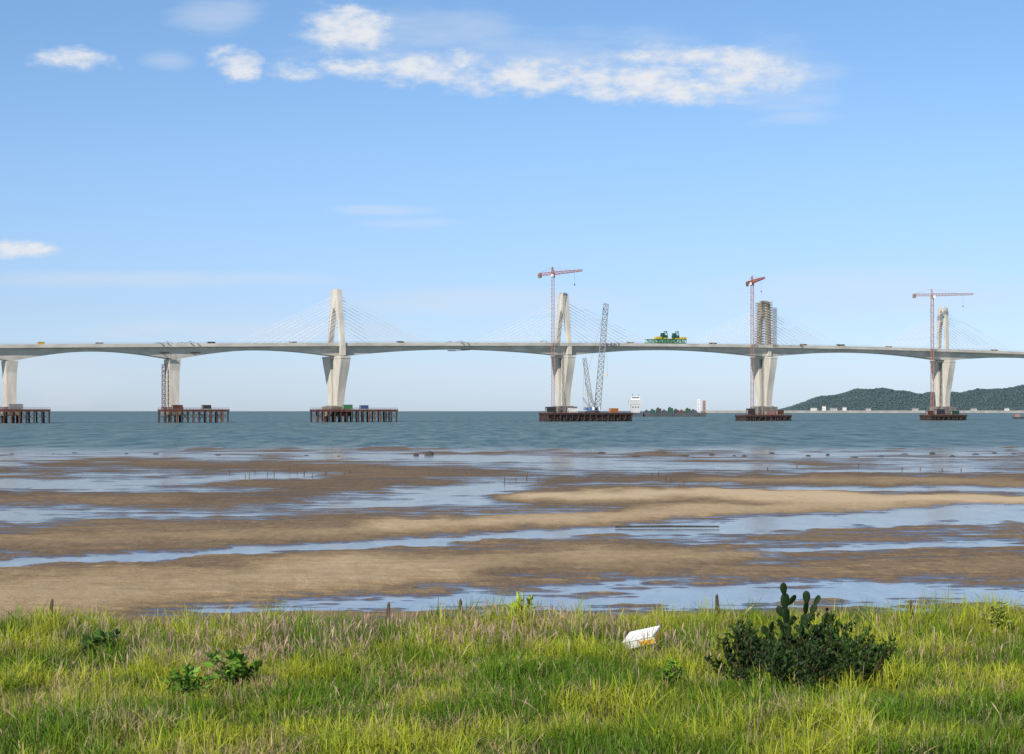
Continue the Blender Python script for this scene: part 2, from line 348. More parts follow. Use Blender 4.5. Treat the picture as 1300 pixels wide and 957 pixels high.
b.loft(secs); b.build('box_girder', M['deckc'], bridge)
for sg in (-1, 1):
    p = MB(); p.loft([[(s, sg*10.9, zd(s)+.004), (s, sg*10.6, zd(s)+.004), (s, sg*10.6, zd(s)+1.0), (s, sg*10.9, zd(s)+1.0)] for s in ss]); p.build('parapet', M['deckc'], bridge)
    p = MB()
    for s in np.arange(-380, 830, 3.0): p.tube((s, sg*10.75, zd(s)+1.0), (s, sg*10.75, zd(s)+2.0), .05, 3)
    for i in range(len(ss)-1): p.tube((ss[i], sg*10.75, zd(ss[i])+2.0), (ss[i+1], sg*10.75, zd(ss[i+1])+2.0), .05, 3)
    p.build('guard_rail', M['grey'], bridge)
def rect(s0, s1, n0, n1, z): return [(s0,n0,z),(s1,n0,z),(s1,n1,z),(s0,n1,z)]
TOPS = [41.5, 41, 38.6, 38.6]
WD = [25.5,21.5,17,13.5]; WT = [11.5,10,12,10.5]; HT = [2.0,1.8,1.7,1.7]
LWT = [35,27,29,26]; LWB = [16,12,15,12.5]; LLT = [8.0,7.2,7.2,7.2]; LLB = [5.8,5.6,5.6,5.6]; LTH = [3.0,2.9,2.6,2.6]
def wo(h, i): return (WD[i]+(WT[i]-WD[i])*(h/TOPS[i])**.9)/2 if h > 0 else WD[i]/2
def wi(h, i):
    q = max(0, h)/(TOPS[i]*.68); return (wo(h, i)-LTH[i])*math.sqrt(max(0, 1-q**(3 if i < 2 else 7))) if q < 1 else 0
for i in range(4):
    s = i*SP; z = zd(s); T = TOPS[i]; zt = z-9.2; zb = 12.0; ht = HT[i]
    pyl = bpy.data.objects.new('pylon', None); COL.objects.link(pyl); pyl.parent = bridge; pyl.location = (s,0,0)
    for sg in (-1, 1):
        b = MB(); lv = np.concatenate([[-8.0], np.linspace(0, T*.68, 17)])
        b.loft([rect(-ht, ht, *sorted((sg*wo(h,i), sg*max(.0, wi(h,i)))), z-.3+h) for h in lv]); b.build('pylon_leg', M['concrete'], pyl)
        b = MB(); lv = np.linspace(0, 1, 21)
        def oh(q): return LWB[i]/2+(LWT[i]-LWB[i])/2*(.5+.5*math.cos(math.pi*min(1, q**.82)))
        def lh(q): return (LLB[i]+(LLT[i]-LLB[i])*(1-q)**1.5)/2
        b.loft([rect(-lh(q), lh(q), *sorted((sg*oh(q), sg*(.8+2.2*max(0, 1-q)))), zt+(zb-zt)*q) for q in lv]); b.build('lower_leg', M['concrete'], pyl)
    b = MB(); b.loft([rect(-ht, ht, -wo(h,i), wo(h,i), z-.3+h) for h in (T*.68+.02, T*.8, T*.95, T)])
    b.box((0, 0, z+T+.1), (2.6, WT[i]*.7, 1.0)); b.build('pylon_head', M['concrete'], pyl)
    b = MB(); b.loft([rect(-1.2, 1.2, -3.4, 3.4, zt-1), rect(-1.2, 1.2, -1.2, 1.2, zb+.1)]); b.build('recessed_web', M['recess_shade'], pyl)
    b = MB(); b.box((0,0,zt-.7), (LLT[i]+.4,LWT[i]+.5,1.6)); b.build('crossbeam', M['concrete'], pyl)
    b = MB(); b.box((0,0,8.2), (16,18,7.6)); b.box((0,0,12.2), (11,14,.6)); b.build('pile_cap', M['capc'], pyl)
    for dx in (-5.5,0,5.5):
        for dy in (-7,7):
            b = MB(); b.tube((dx,dy,-2), (dx,dy,4.5), 1.0, 8); b.build('pile', M['rustdk'], pyl)
for s in SUP[1:3]:
    z = zd(s); zt = z-10.4
    pr = bpy.data.objects.new('approach_pier', None); COL.objects.link(pr); pr.parent = bridge; pr.location = (s,0,0)
    b = MB(); b.loft([rect(-l/2, l/2, -w_/2, w_/2, zz) for zz, l, w_ in ((11,7.0,10),(zt-16,7.0,10),(zt-8,7.4,11),(zt-3,8.0,13),(zt+.1,8.4,14))]); b.build('pier_shaft', M['concrete'], pr)
    for sg in (-1,1):
        b = MB(); b.box((-3.52, sg*1.6, (zt+11)/2-6), (.1, .35, zt-26)); b.build('dark_groove_strip', M['recess_shade'], pr)  # thin raised strip; its dark colour stands in for a groove's shade
    b = MB(); b.box((0,0,8.2), (12,14,6.4)); b.build('pile_cap', M['capc'], pr)
    for dx in (-4,4):
        for dy in (-5,5):
            b = MB(); b.tube((dx,dy,-2), (dx,dy,5.1), .9, 8); b.build('pile', M['rustdk'], pr)
cnt = 0; rest = MB()
for sg in (-1, 1):
    for i in range(4):
        T = TOPS[i]; z = zd(i*SP)
        for k in range(10):
            h = T*.36+(T*.52)*k/9; dist = 25+55*k/9; nn = (wo(h,i)+wi(h,i))/2*sg if h < T*.68 else wo(h,i)*.6*sg
            for dr in (-1, 1):
                s1 = i*SP+dr*dist; c = rest if cnt >= 100 else MB()
                c.tube((i*SP+dr*1.5, nn, z+h), (s1, sg*9.6, zd(s1)+.3), .12, 5)
                if cnt < 100: c.build('stay_cable', M['cable'], bridge)
                cnt += 1
o = rest.build('stay_cable', M['cable'], bridge); o['kind'] = 'stuff'
# ------------------------------------------------------------------ work platforms
def platform(x0, x1, label, n=-18, wd=15, ztop=9.6, npile=8, dk=False):
    s0, s1 = S(x0, n)+2, S(x1, n)-2; Ln = s1-s0
    m1 = M['rustdk'] if dk else M['rust']
    t = thing('work_platform', label, 'platform', WP((s0+s1)/2, n), TH, 'steel work platforms around the bridge piers')
    d = MB(); d.box((0,0,ztop-.25), (Ln,wd,.5))
    d.build('platform_deck', M['rust'], t)
    g = MB()
    for y in (-wd/2+.4, wd/2-.4): g.box((0,y,ztop-1.1), (Ln,.5,1.2))
    for x in np.linspace(-Ln/2+.5, Ln/2-.5, npile): g.box((x,0,ztop-1.0), (.5,wd-1.4,.9))
    g.build('bearing_beam', m1, t)
    if dk:
        g = MB(); g.box((0,0,(ztop-.6)/2), (Ln-1.2,wd-3.2,ztop-.9)); g.build('pontoon', M['rustdk'], t)
        for x in np.linspace(-Ln/2+2, Ln/2-2, max(4, int(Ln/6))):
            g = MB(); g.tube((x,-wd/2-.25,1.0), (x,-wd/2-.25,2.4), .7, 8); g.build('fender', M['dark'], t)
    for y in (-wd/2+.8, wd/2-.8):
        xs = np.linspace(-Ln/2+.8, Ln/2-.8, npile)
        for x in xs:
            p = MB(); p.tube((x+random.uniform(-.4,.4),y,-2), (x,y,ztop-.6), random.uniform(.5,.75), 7); p.build('pile', M['rustdk'] if dk or random.random() < .75 else M['rust'], t)
        for k in range(npile-1):
            if k % 3 != 2:
                br = MB(); br.tube((xs[k],y,2), (xs[k+1],y,ztop-2.2), .18, 4); br.tube((xs[k+1],y,2), (xs[k],y,ztop-2.2), .18, 4)
                br.build('cross_brace', M['rustdk'], t)
        r = MB()
        for x in np.linspace(-Ln/2+.1, Ln/2-.1, int(Ln/2.5)): r.tube((x,y*1.05,ztop), (x,y*1.05,ztop+1.2), .08, 3)
        for zz in (.65, 1.2): r.tube((-Ln/2,y*1.05,ztop+zz), (Ln/2,y*1.05,ztop+zz), .07, 3)
        r.build('hand_rail', M['rust'], t)
    return t
ZP = dict(a=9.6, b=7.0, c=5.0)
platform(-42, 64, 'rusty steel work platform at the foot of the leftmost plain pier', npile=11)
platform(201, 290, 'rusty work platform under the plain pier with the scaffold stair tower', npile=12)
platform(395, 503, 'long rusty work platform at the foot of the leftmost pylon', npile=15)
platform(687, 800, 'work platform carrying the lattice boom cranes beside the second pylon', npile=15, ztop=ZP['b'], dk=True)
platform(937, 1001, 'work platform at the foot of the pylon wrapped in scaffolding', npile=10, ztop=ZP['c'], dk=True)
platform(1172, 1223, 'work platform at the foot of the rightmost pylon', npile=9, ztop=ZP['c'], dk=True)
def container(name, px, n, z, dims, m, label, cat='container'):
    s = S(px, n); t = thing(name, label, cat, WP(s, n, z), TH)
    l, w_, h = dims; bdy = MB(); bdy.box((0,0,h/2+.15), (l,w_,h-.3)); bdy.build('body', m, t)
    f = MB()
    for x in (-l/2, l/2):
        for y in (-w_/2, w_/2): f.box((x,y,h/2), (.25,.25,h))
    for x in np.linspace(-l/2+.6, l/2-.6, max(3, int(l/.8))): f.box((x,-w_/2-.06,h/2), (.15,.1,h-.6))
    f.build('frame', m, t)
    d = MB(); d.box((-l/2-.04,0,h*.45), (.07,w_*.6,h*.75)); d.build('door', M['grey'], t)
    r = MB(); r.box((0,0,h+.1), (l+.3,w_+.3,.2)); r.build('roof', M['grey'], t)
    return t
container('site_container', 20, -18, 9.6, (9,3,3.4), M['grey'], 'grey site container on the work platform at the left edge', 'container')
container('site_container', 225, -19, 9.6, (7,3,3), M['rust'], 'rust red container on the platform under the plain pier with stair tower')
container('site_container', 262, -18, 9.6, (6,3,3), M['dark'], 'dark container on the right half of the second platform from the left')
container('site_container', 441, -19, 9.6, (7,3,3.4), M['green'], 'green container on the platform of the leftmost pylon')
container('site_container', 462, -16, 9.6, (6,3,3), M['blue'], 'blue container on the long platform right of the leftmost pylon')
container('site_container', 727, -20, 7.0, (7,3,3.6), M['white'], 'white container on the platform at the foot of the second pylon')
container('site_container', 699, -22, 7.0, (8,3,4.6), M['dark'], 'dark container at the left end of the lattice boom cranes\' platform')
container('site_container', 779, -19, 7.0, (7,3,3.4), M['orange'], 'orange container on the platform end right of the lattice boom cranes')
container('site_container', 977, -20, 5.0, (8,3,3.2), M['redpale'], 'faded red container at the foot of the scaffolded pylon')
container('site_container', 953, -22, 5.0, (7,3,5.4), M['dark'], 'dark container left of the faded red one at the scaffolded pylon foot')
container('site_container', 990, -17, 5.0, (6,3,4.2), M['rust'], 'rust brown container at the right end of the scaffolded pylon platform')
container('site_container', 1212, -20, 5.0, (8,3,3.6), M['dkgreen'], 'dark green container at the foot of the rightmost pylon')
container('site_container', 1193, -22, 5.0, (9,3,5.0), M['dark'], 'dark container left of the dark green one at the rightmost pylon foot')
container('site_container', 1180, -16, 5.0, (6,3,3.6), M['rust'], 'rust brown container at the left end of the rightmost platform')
def deckbox(px, n, dims, m, label): s = S(px, n); return container('deck_container', px, n, zd(s)+.02, (dims[0]*.85, dims[1], dims[2]*.8), m, label)
deckbox(52, -6, (5,2.6,3.2), M['yellow'], 'yellow container on the bridge deck near its left end')
deckbox(126, -6, (6,2.6,2.4), M['grey'], 'low grey container on the deck between the two plain piers')
deckbox(268, -7, (6,2.6,2.6), M['dark'], 'dark container on the deck right of the plain pier with stair tower')
deckbox(372, -7, (6,2.6,2.4), M['grey'], 'grey container on the deck left of the leftmost pylon, under its cables')
deckbox(508, -7, (6,2.6,2.6), M['rust'], 'rust red container on the deck right of the leftmost pylon')
deckbox(690, -7, (6,2.6,3.0), M['white'], 'white container on the deck just left of the second pylon')
deckbox(800, -7, (6,2.6,2.4), M['grey'], 'grey container on the deck left of the green lifting gantry')
deckbox(905, -7, (7,2.6,2.6), M['dark'], 'dark container on the deck right of the green lifting gantry')
deckbox(1020, -7, (6,2.6,2.6), M['rust'], 'rust brown container on the deck right of the scaffolded pylon')
deckbox(1067, -7, (8,2.6,3.2), M['dkgreen'], 'dark green container midway between the two right pylons')
deckbox(1128, -7, (6,2.6,2.4), M['grey'], 'grey container on the deck left of the rightmost pylon')
deckbox(1262, -7, (7,2.6,2.4), M['rust'], 'rust red container on the deck near the right edge')
def traveller(px, label, flip=1):
    s = S(px); z = zd(s); d = min(depth(s), 5)
    t = thing('form_traveller', label, 'formwork carriage', WP(s, 0, z), TH, 'form travellers on the bridge deck')
    for y in (-9.5, 9.5):
        f = MB(); f.tube((-6,y,.5),(6,y,.5),.25,4); f.tube((-6,y,.5),(0,y,2.6),.16,4); f.tube((6,y,.5),(0,y,2.6),.16,4); f.tube((0,y,.5),(0,y,2.6),.16,4); f.build('side_truss', M['scaf'], t)
        h = MB(); h.tube((5*flip,y*1.25,1),(5*flip,y*1.25,-d-.6),.1,4); h.tube((1*flip,y*1.25,1),(1*flip,y*1.25,-d-.6),.1,4); h.build('hanger', M['scaf'], t)
    c = MB(); c.box((5*flip,0,1.0),(.5,25,.5)); c.box((0,0,1.0),(.5,25,.5)); c.build('cross_girder', M['scaf'], t)
    p = MB()
    for y in (-11.7, 11.7): p.box((3*flip,y,-d-.6),(7,1.4,.6))
    p.box((3*flip,0,-d-.85),(1.0,24,.3)); p.build('hanging_platform', M['rustdk'], t)
traveller(207, 'brown form traveller on the deck just left of the pier with stair tower', -1)
traveller(236, 'brown form traveller on the deck just right of the pier with stair tower')
traveller(578, 'brown form traveller at midspan between the two left pylons')
s_ = S(208, -4)
t = thing('stair_tower', 'rusty scaffold stair tower standing against the left side of a plain pier', 'scaffold', WP(s_, -4, 9.62), TH)
b = MB(); b.lattice((0,0,0),(0,0,32),2.3,2.3,12,.17,.10); b.build('scaffold_frame', M['rust'], t)
b = MB()
for k in range(10): b.box((0,0,1.5+3.1*k),(2.1,2.1,.2)); b.tube((-1.0,-.8,1.5+3.1*k),(1.0,-.8,4.4+3.1*k),.16,4)
b.build('stair_flight', M['rustdk'], t)
# scaffolding around third pylon
i = 2; z = zd(i*SP); T = TOPS[2]
t = thing('pylon_scaffold', 'brown scaffolding wrapped around the upper part of the third pylon', 'scaffold', WP(i*SP, 0, z+.02), TH)
b = MB(); hl = np.arange(0, T+.4, 2.2)
def corner(h, q): w_ = wo(h, 2)+1.5; return [(-3.2,-w_,h),(3.2,-w_,h),(3.2,w_,h),(-3.2,w_,h)][q % 4]
for k in range(len(hl)-1):
    for q in range(4):
        A, B2 = Vector(corner(hl[k], q)), Vector(corner(hl[k], q+1)); C2, D2_ = Vector(corner(hl[k+1], q)), Vector(corner(hl[k+1], q+1))
        for f in np.linspace(0, 1, 6): b.tube(A.lerp(B2, f), C2.lerp(D2_, f), .11, 3)
        b.tube(A, B2, .12, 3); b.tube(A, D2_, .1, 3)
b.build('scaffold_frame', M['scaf'], t)
b = MB()
for h in hl:
    w_ = wo(h, 2)+1.5
    for y in (-w_, w_): b.box((0,y,h),(6.4,1.0,.35))
    for x in (-3.1, 3.1): b.box((x,0,h),(.9,2*w_,.35))
b.build('scaffold_boards', M['net'], t)
b = MB(); b.lattice((2.5,-12.4,-1),(2.5,-12.4,T-6),2.2,2.2,14,.16,.1); b.build('hoist_mast', M['scaf'], t)
# ------------------------------------------------------------------ tower cranes
def tower_crane(px, zb, ztop, n, ang, jl, cl, label, mj, mm_):
    s = S(px, n); p = WP(s, n, zb); h = ztop-zb
    t = thing('tower_crane', label, 'crane', p, 0, 'tower cranes beside the pylons')
    b = MB(); b.lattice((0,0,0),(0,0,h-2),2.3,2.3,int(h/3.2),.2,.12); b.build('mast', mm_, t)
    b = MB(); b.box((0,0,.4),(6,6,.8)); b.build('base_block', M['capc'], t)
    top = bpy.data.objects.new('slewing_head', None); COL.objects.link(top); top.parent = t; top.location = (0,0,h-2); top.rotation_euler = (0,0,ang)
    b = MB(); b.tube((0,0,-.2),(0,0,1.2),1.6,10); b.box((0,0,2.2),(2.4,2.4,2.2)); b.build('slewing_ring', mj, top)
    b = MB(); b.lattice((1,0,3),(jl,0,3.4),2.3,1.3,int(jl/2.6),.2,.13); b.build('jib', mj, top)
    b = MB(); b.lattice((-1,0,3),(-cl,0,3),2.0,2.0,int(cl/2.5),.2,.13); b.build('counter_jib', mj, top)
    b = MB(); b.box((-cl+1.2,0,1.9),(3,1.8,3.4)); b.build('counterweight', M['capc'], top)
    b = MB(); b.lattice((0,0,3),(-.8,0,8),2,.6,4,.18,.1); b.tube((-.8,0,8),(jl*.6,0,4.4),.09,4); b.tube((-.8,0,8),(-cl+1,0,4),.09,4); b.build('apex_frame', mj, top)
    b = MB(); b.box((1.7,-1.8,1.2),(1.8,1.5,2.1)); b.build('cab', M['white'], top)
    b = MB(); b.tube((jl*.75,0,2.6),(jl*.75,0,-7),.06,4); b.box((jl*.75,0,-7.4),(.8,.6,1.2)); b.build('hook_block', M['dark'], top)
tower_crane(702, 7.02, 116.5, -14, R(-52), 36, 18, 'red tower crane left of the second pylon with its jib towards the right', M['red'], M['redpale'])
tower_crane(955, 5.02, 116, -14, R(-84), 44, 20, 'red tower crane left of the scaffolded pylon with its jib foreshortened', M['red'], M['redpale'])
tower_crane(1183.5, 5.02, 110.5, -14, R(-6), 36, 17, 'faded red tower crane left of the rightmost pylon with a level jib', M['redpale'], M['redpale'])
def crawler(px, n, tip_dx, tip_z, label, wb=2.6):
    s = S(px, n); t = thing('crawler_crane', label, 'crane', WP(s, n, 7.02), 0, 'crawler cranes on the work platform')
    for y in (-2.4, 2.4):
        b = MB(); b.loft([[(x,y+dy,zz) for x, zz in ((-3.6,.1),(3.6,.1),(4.2,.7),(3.6,1.4),(-3.6,1.4),(-4.2,.7))] for dy in (-.5,.5)]); b.build('crawler_track', M['dark'], t)
    b = MB(); b.box((0,0,1.8),(5,4,.6)); b.box((-1.2,0,3.2),(6.4,3.6,2.2)); b.build('upper_body', M['blue'], t)
    b = MB(); b.box((-4.4,0,3.2),(1.4,4.2,2.6)); b.build('counterweight', M['grey'], t)
    b = MB(); b.box((2.6,-1.6,3.3),(1.8,1.4,2.4)); b.build('cab', M['white'], t)
    tip = Vector((tip_dx,0,tip_z)); foot = Vector((1.6,0,2.6))
    b = MB(); b.lattice(foot, tip, wb, wb*.8, int(tip_z/4.2), .34, .22); b.build('lattice_boom', M['grey'], t)
    mast_tip = Vector((-tip_z*.06-3,0,tip_z*.28))
    b = MB(); b.lattice((-.5,0,4), mast_tip, 1.6, 1.2, 8, .16, .1); b.build('back_mast', M['grey'], t)
    b = MB(); b.tube(mast_tip, tip, .09, 4); b.tube(mast_tip, (-4.4,0,4.4), .09, 4); b.tube(tip, (tip_dx+1.0,0,tip_z*.35), .07, 4); b.build('pendant_rope', M['dark'], t)
    b = MB(); b.box((tip_dx+1.0,0,tip_z*.35-.8),(1,.8,1.8)); b.build('hook_block', M['yellow'], t)
crawler(756, -16, 8.5, 87, 'grey lattice boom crawler crane whose long boom rises above the bridge deck', wb=4.8)
crawler(749, -21, -4.5, 43, 'grey crawler crane with a shorter boom below the bridge deck', wb=3.6)
s = S(845); t = thing('lifting_gantry', 'green and yellow segment lifting gantry on the deck between two pylons', 'gantry crane', WP(s, 0, zd(s)+.02), TH)
for y in (-7, 7):
    b = MB(); b.lattice((-15,y,3.2),(15,y,3.2),3.0,3.0,10,.4,.3); b.box((0,y,1.4),(30,.8,.7)); b.build('main_girder', M['green'], t)
    for x in (-13.5, 12.5):
        b = MB(); b.box((x,y,.7),(2.0,1.6,1.4)); b.build('support_leg', M['yellow'], t)
for x in (-4.5, 7):
    b = MB(); b.box((x,0,5.2),(2.6,16,1.2)); b.build('cross_beam', M['yellow'], t)
    w_ = MB(); w_.box((x,-4,7.0),(4.6,4,2.4)); w_.box((x-1.4,-4,9.0),(1.6,3,1.8)); w_.build('winch_house', M['dkgreen'], t)
    w_ = MB(); w_.tube((x-2.4,-6,5.8),(x+1.6,-6,11.4),.3,4); w_.tube((x+2.6,-6,5.8),(x+1.6,-6,11.4),.3,4); w_.tube((x+1.6,-6,11.4),(x+1.6,-2,11.4),.3,4); w_.tube((x+2.6,-2,5.8),(x+1.6,-2,11.4),.3,4); w_.build('lifting_frame', M['dkgreen'], t)
for x in (-12.0, 12.6):
    b = MB(); b.box((x,-7,5.6),(5.4,3.4,1.9)); b.build('power_unit', M['yellow'], t)
# ------------------------------------------------------------------ vessels
def px_thing(name, px, Y, label, cat, z=0): return thing(name, label, cat, (at(px,Y), Y, z), 0)
Yv = 2900
t = px_thing('work_vessel', 806.5, Yv, 'pale grey block shaped work vessel on the horizon right of the crane platform', 'ship')
b = MB(); b.loft([[(x,y,z) for x,y in ((-11,-8),(11,-8),(13,0),(11,8),(-11,8),(-13,0))] for z in (-1,6)]); b.build('hull', M['hull'], t)
b = MB(); b.box((0,0,12),(13,12,12)); b.box((0,0,21.5),(20,13,7)); b.build('deckhouse', M['paleb'], t)
b = MB(); b.box((0,0,27.4),(13,10,4.8)); b.build('bridge_house', M['white'], t)
b = MB(); b.box((0,-5.1,28),(11,.3,1.4)); b.build('window_band', M['glass'], t)
b = MB()
for x in (-4, 0, 4): b.box((x,-6.1,14),(1.6,.3,1.6))
b.build('window_row', M['glass'], t)
b = MB(); b.tube((-4,0,29.8),(-4,0,34),.5,5); b.tube((5,0,29.8),(5,0,33),.4,5); b.build('mast', M['grey'], t)
t = px_thing('cargo_barge', 856, Yv, 'long low dark work barge with two lattice towers on the horizon', 'barge')
b = MB(); b.loft([[(x,y,z) for x, z in ((-46,5.5),(-43,-1),(43,-1),(48,5.5))] for y in (-12,12)]); b.build('hull', M['barge'], t)
for k in range(9):
    b = MB(); x = -40+k*8.6; h = [3,4.4,6.4,3.6,7.2,4.6,3.4,6.0,4][k]; b.box((x,0,5.6+h/2),(7,12,h)); b.box((x-1,0,5.6+h+.8),(2.6,6,1.6)); b.build('deck_equipment', M[['barge','dkgreen','dark','barge','dkgreen','dark','rust','dkgreen','barge'][k]], t)
for x, hh, mm_ in ((36,20,'white'),(44,18,'redpale')):
    b = MB(); b.lattice((x,0,5.5),(x,0,5.5+hh),3.4,2.8,6,.7,.45); b.build('spud_tower', M[mm_], t)
t = px_thing('small_boat', 1296, 2100, 'small dark fishing boat on the water at the right edge', 'boat')
b = MB(); secs = []
for x, hw, zb_, zt_ in ((-9,1.2,-.2,2.4),(-7,2.4,-.6,2.0),(0,2.8,-.6,1.9),(6,2.2,-.5,2.4),(10,.3,.8,3.6)):
    secs.append([(x,-hw,zt_),(x,-hw*.6,zb_),(x,hw*.6,zb_),(x,hw,zt_)])
b.loft(secs); b.build('hull', M['hull'], t)
b = MB(); b.box((-4,0,3.4),(5,3.2,3)); b.box((-4,0,5.1),(5.8,3.8,.3)); b.build('wheelhouse', M['redpale'], t)
b = MB(); b.tube((1,0,1.8),(1,0,7),.15,5); b.build('mast', M['dark'], t)
# ------------------------------------------------------------------ far island
YH = 9000.
hx = [985,1000,1012,1025,1045,1060,1078,1095,1108,1122,1140,1155,1172,1188,1203,1220,1238,1255,1275,1300,1350,1450,1600,1700]
hy = [520,516,512,508,501,499,494,491,492,491,494,496,498,496,497,497,494,493,490,488,486,491,501,520]
gx = np.arange(985, 1700, 3.0); dep = np.linspace(-380, 420, 30)
GX, GD = np.meshgrid(gx, dep)
top = np.interp(GX, hx, hy); hgt = (522-top)/F*YH
prof = np.where(GD < 0, 1-(np.abs(GD)/380)**1.7, 1-(GD/420)**2)
hz = hgt*prof*(.86+.24*fbm(GX/14, GD/110, 4, 40)) ; hz = np.maximum(hz, 0)+4
HV = np.stack([(GX-650)/F*YH, YH+GD, hz-5], -1).reshape(-1,3)
r_, c_ = GX.shape; id_ = np.arange(r_*c_).reshape(r_,c_)
HQ = np.stack([id_[:-1,:-1], id_[:-1,1:], id_[1:,1:], id_[1:,:-1]], -1).reshape(-1,4)
M['hillm'] = mat('haze_tinted_hill', (.072,.112,.125), .95, .12, .01, spec=.0)  # bluish distance haze is mixed into the ground colour
tag(mesh_np('island_hills', HV, HQ, M['hillm'], smooth=True, quads=True), kind='structure')
ph = (1+5**.5)/2
ico = np.array([(-1,ph,0),(1,ph,0),(-1,-ph,0),(1,-ph,0),(0,-1,ph),(0,1,ph),(0,-1,-ph),(0,1,-ph),(ph,0,-1),(ph,0,1),(-ph,0,-1),(-ph,0,1)])/math.sqrt(1+ph*ph)
icf = np.array([(0,11,5),(0,5,1),(0,1,7),(0,7,10),(0,10,11),(1,5,9),(5,11,4),(11,10,2),(10,7,6),(7,1,8),(3,9,4),(3,4,2),(3,2,6),(3,6,8),(3,8,9),(4,9,5),(2,4,11),(6,2,10),(8,6,7),(9,8,1)])
nT = 11000; tpx = rng.uniform(990, 1690, nT); td = rng.uniform(-360, 120, nT)
tt = np.interp(tpx, hx, hy); th_ = (522-tt)/F*YH; tp = np.where(td < 0, 1-(np.abs(td)/380)**1.7, 1-(td/420)**2)
tz = np.maximum(th_*tp*(.86+.24*fbm(tpx/14, td/110, 4, 40)), 0)-1
rr = rng.uniform(2.8, 5.2, nT)*rng.uniform(.7, 1.3, nT)
TV = ico[None]*rr[:,None,None]*rng.uniform(.75,1.25,(nT,12,1))*np.array([1.35,1.35,.8])+np.stack([(tpx-650)/F*YH, YH+td, tz+rr*.25], -1)[:,None]
TF = icf[None]+(np.arange(nT)*12)[:,None,None]
tone = rng.uniform(.92, 1.08, (nT,1))*(.85+.3*fbm(tpx/20, td/90, 3, 8))[:,None]
tc_ = np.concatenate([np.array([.070,.112,.122])*tone, np.ones((nT,1))], 1)  # tree colour carries the blue of distance haze
tag(mesh_np('island_wood', TV.reshape(-1,3), TF.reshape(-1,3), M['haze_tinted_wood'], col=np.repeat(tc_, 12, 0), smooth=True), 'dark wooded cover over the low hills on the horizon at right', 'wood', kind='stuff')
b = MB(); x0, x1 = at(893,8400), at(1500,8400); b.box(((x0+x1)/2,8400,4),(x1-x0,12,13)); tag(b.build('sea_wall', M['wallc']), 'long low grey sea wall along the horizon below the wooded hills', 'sea wall')
for k, (px, wd, hh, lb, mm_) in enumerate(((1033,26,10,'long white building at the left foot of the wooded hills','white'),(1046,14,18,'tall narrow white building among the houses at the hill foot','white'),
   (1058,30,9,'pale long shed in the middle of the houses at the hill foot','paleb'),(1072,16,13,'white building at the right end of the houses at the hill foot','white'),
   (1102,20,8,'small pale house apart from the others at the hill foot','paleb'),(1162,26,8,'low pale building left of the rightmost pylon','paleb'),(1236,24,8,'low pale building right of the rightmost pylon','paleb'),(1278,18,9,'small white building at the right end of the shore','white'))):
    Yb = 8450; t = px_thing('shore_building', px, Yb, lb, 'building', 10)
    b = MB(); b.box((0,0,hh/2),(wd,14,hh)); b.build('wall', M[mm_], t)
    b = MB(); b.loft([[(x,-8,hh),(x,8,hh),(x,0,hh+3)] for x in (-wd/2-1, wd/2+1)]); b.build('roof', M['roof'], t)
    for x in np.arange(-wd/2+3, wd/2-2, 5):
        b = MB(); b.box((x,-7.1,hh*.55),(2.4,.4,3)); b.build('window', M['glass'], t)
# ------------------------------------------------------------------ things on the flat
def stake(px, py, hpx, lab, grp, lean=0, r=.045):
    Y = ground_Y(py); h = hpx/F*Y
    b = MB(); b.tube((0,0,-.4),(lean*h*.5,0,h*.5),r*1.1,6,r); b.tube((lean*h*.5,0,h*.5),(lean*h*.9,.02,h),r,6,r*.75)
    o = b.build('wooden_stake', M['wood']); o.location = (at(px,Y), Y, 0); tag(o, lab, 'stake', grp)
for k in range(17):
    stake(random.uniform(290, 600), random.uniform(599, 608), random.uniform(3.5, 8), 'thin dark stake standing on the left half of the wet flat', 'thin stakes on the left half of the mudflat', random.uniform(-.3,.3), .05)
for k, px in enumerate((828,836,845,852,868,871,640,655,668,683)):
    stake(px, random.uniform(603, 613), random.uniform(4, 10), 'thin dark stake standing in the middle of the mudflat above the sandbar' , 'thin stakes above the sandbar', random.uniform(-.3,.3), .06)
for k, px in enumerate((975,1012,1090,1145,1168,1196,1220)):
    stake(px, random.uniform(592, 600), random.uniform(3, 6), 'thin dark stake on the right half of the far mudflat', 'thin stakes on the right half of the mudflat', random.uniform(-.3,.3), .07)
Y = ground_Y(670); b = MB(); Lg = (913-781)/F*Y
b.tube((-Lg/2,0,.06),(0,.1,.09),.07,8,.085); b.tube((0,.1,.09),(Lg/2,0,.07),.085,8,.055)
o = b.build('driftwood_pole', M['rock']); o.location = (at(847,Y),Y,.05); tag(o, 'long dark pole lying across the shallow channel at right', 'pole')
Y = ground_Y(662); b = MB(); Lg = 130/F*Y; b.tube((-Lg/2,0,.05),(Lg/2,.6,.05),.05,6); o = b.build('thin_pole', M['wood']); o.location = (at(455,Y),Y,.07); tag(o, 'thin dark pole lying on the wet flat left of the middle', 'pole')
def rock(px, py, w_, h_, lab, grp=None):
    Y = ground_Y(py); sc = Y/F
    P = ico*np.array([w_*sc/2, w_*sc/3, h_*sc])*rng.uniform(.75,1.2,(12,1))
    b = MB(); b.add([tuple(p) for p in P], [tuple(f) for f in icf])
    o = b.build('shore_rock', M['rock'], smooth=False); o.location = (at(px,Y),Y,.0); tag(o, lab, 'rock', grp)
rock(545, 577, 14, 6, 'dark hump shaped rock standing alone at the waterline near the middle')
rock(528, 578, 8, 3, 'small dark rock at the waterline just left of the hump shaped rock')
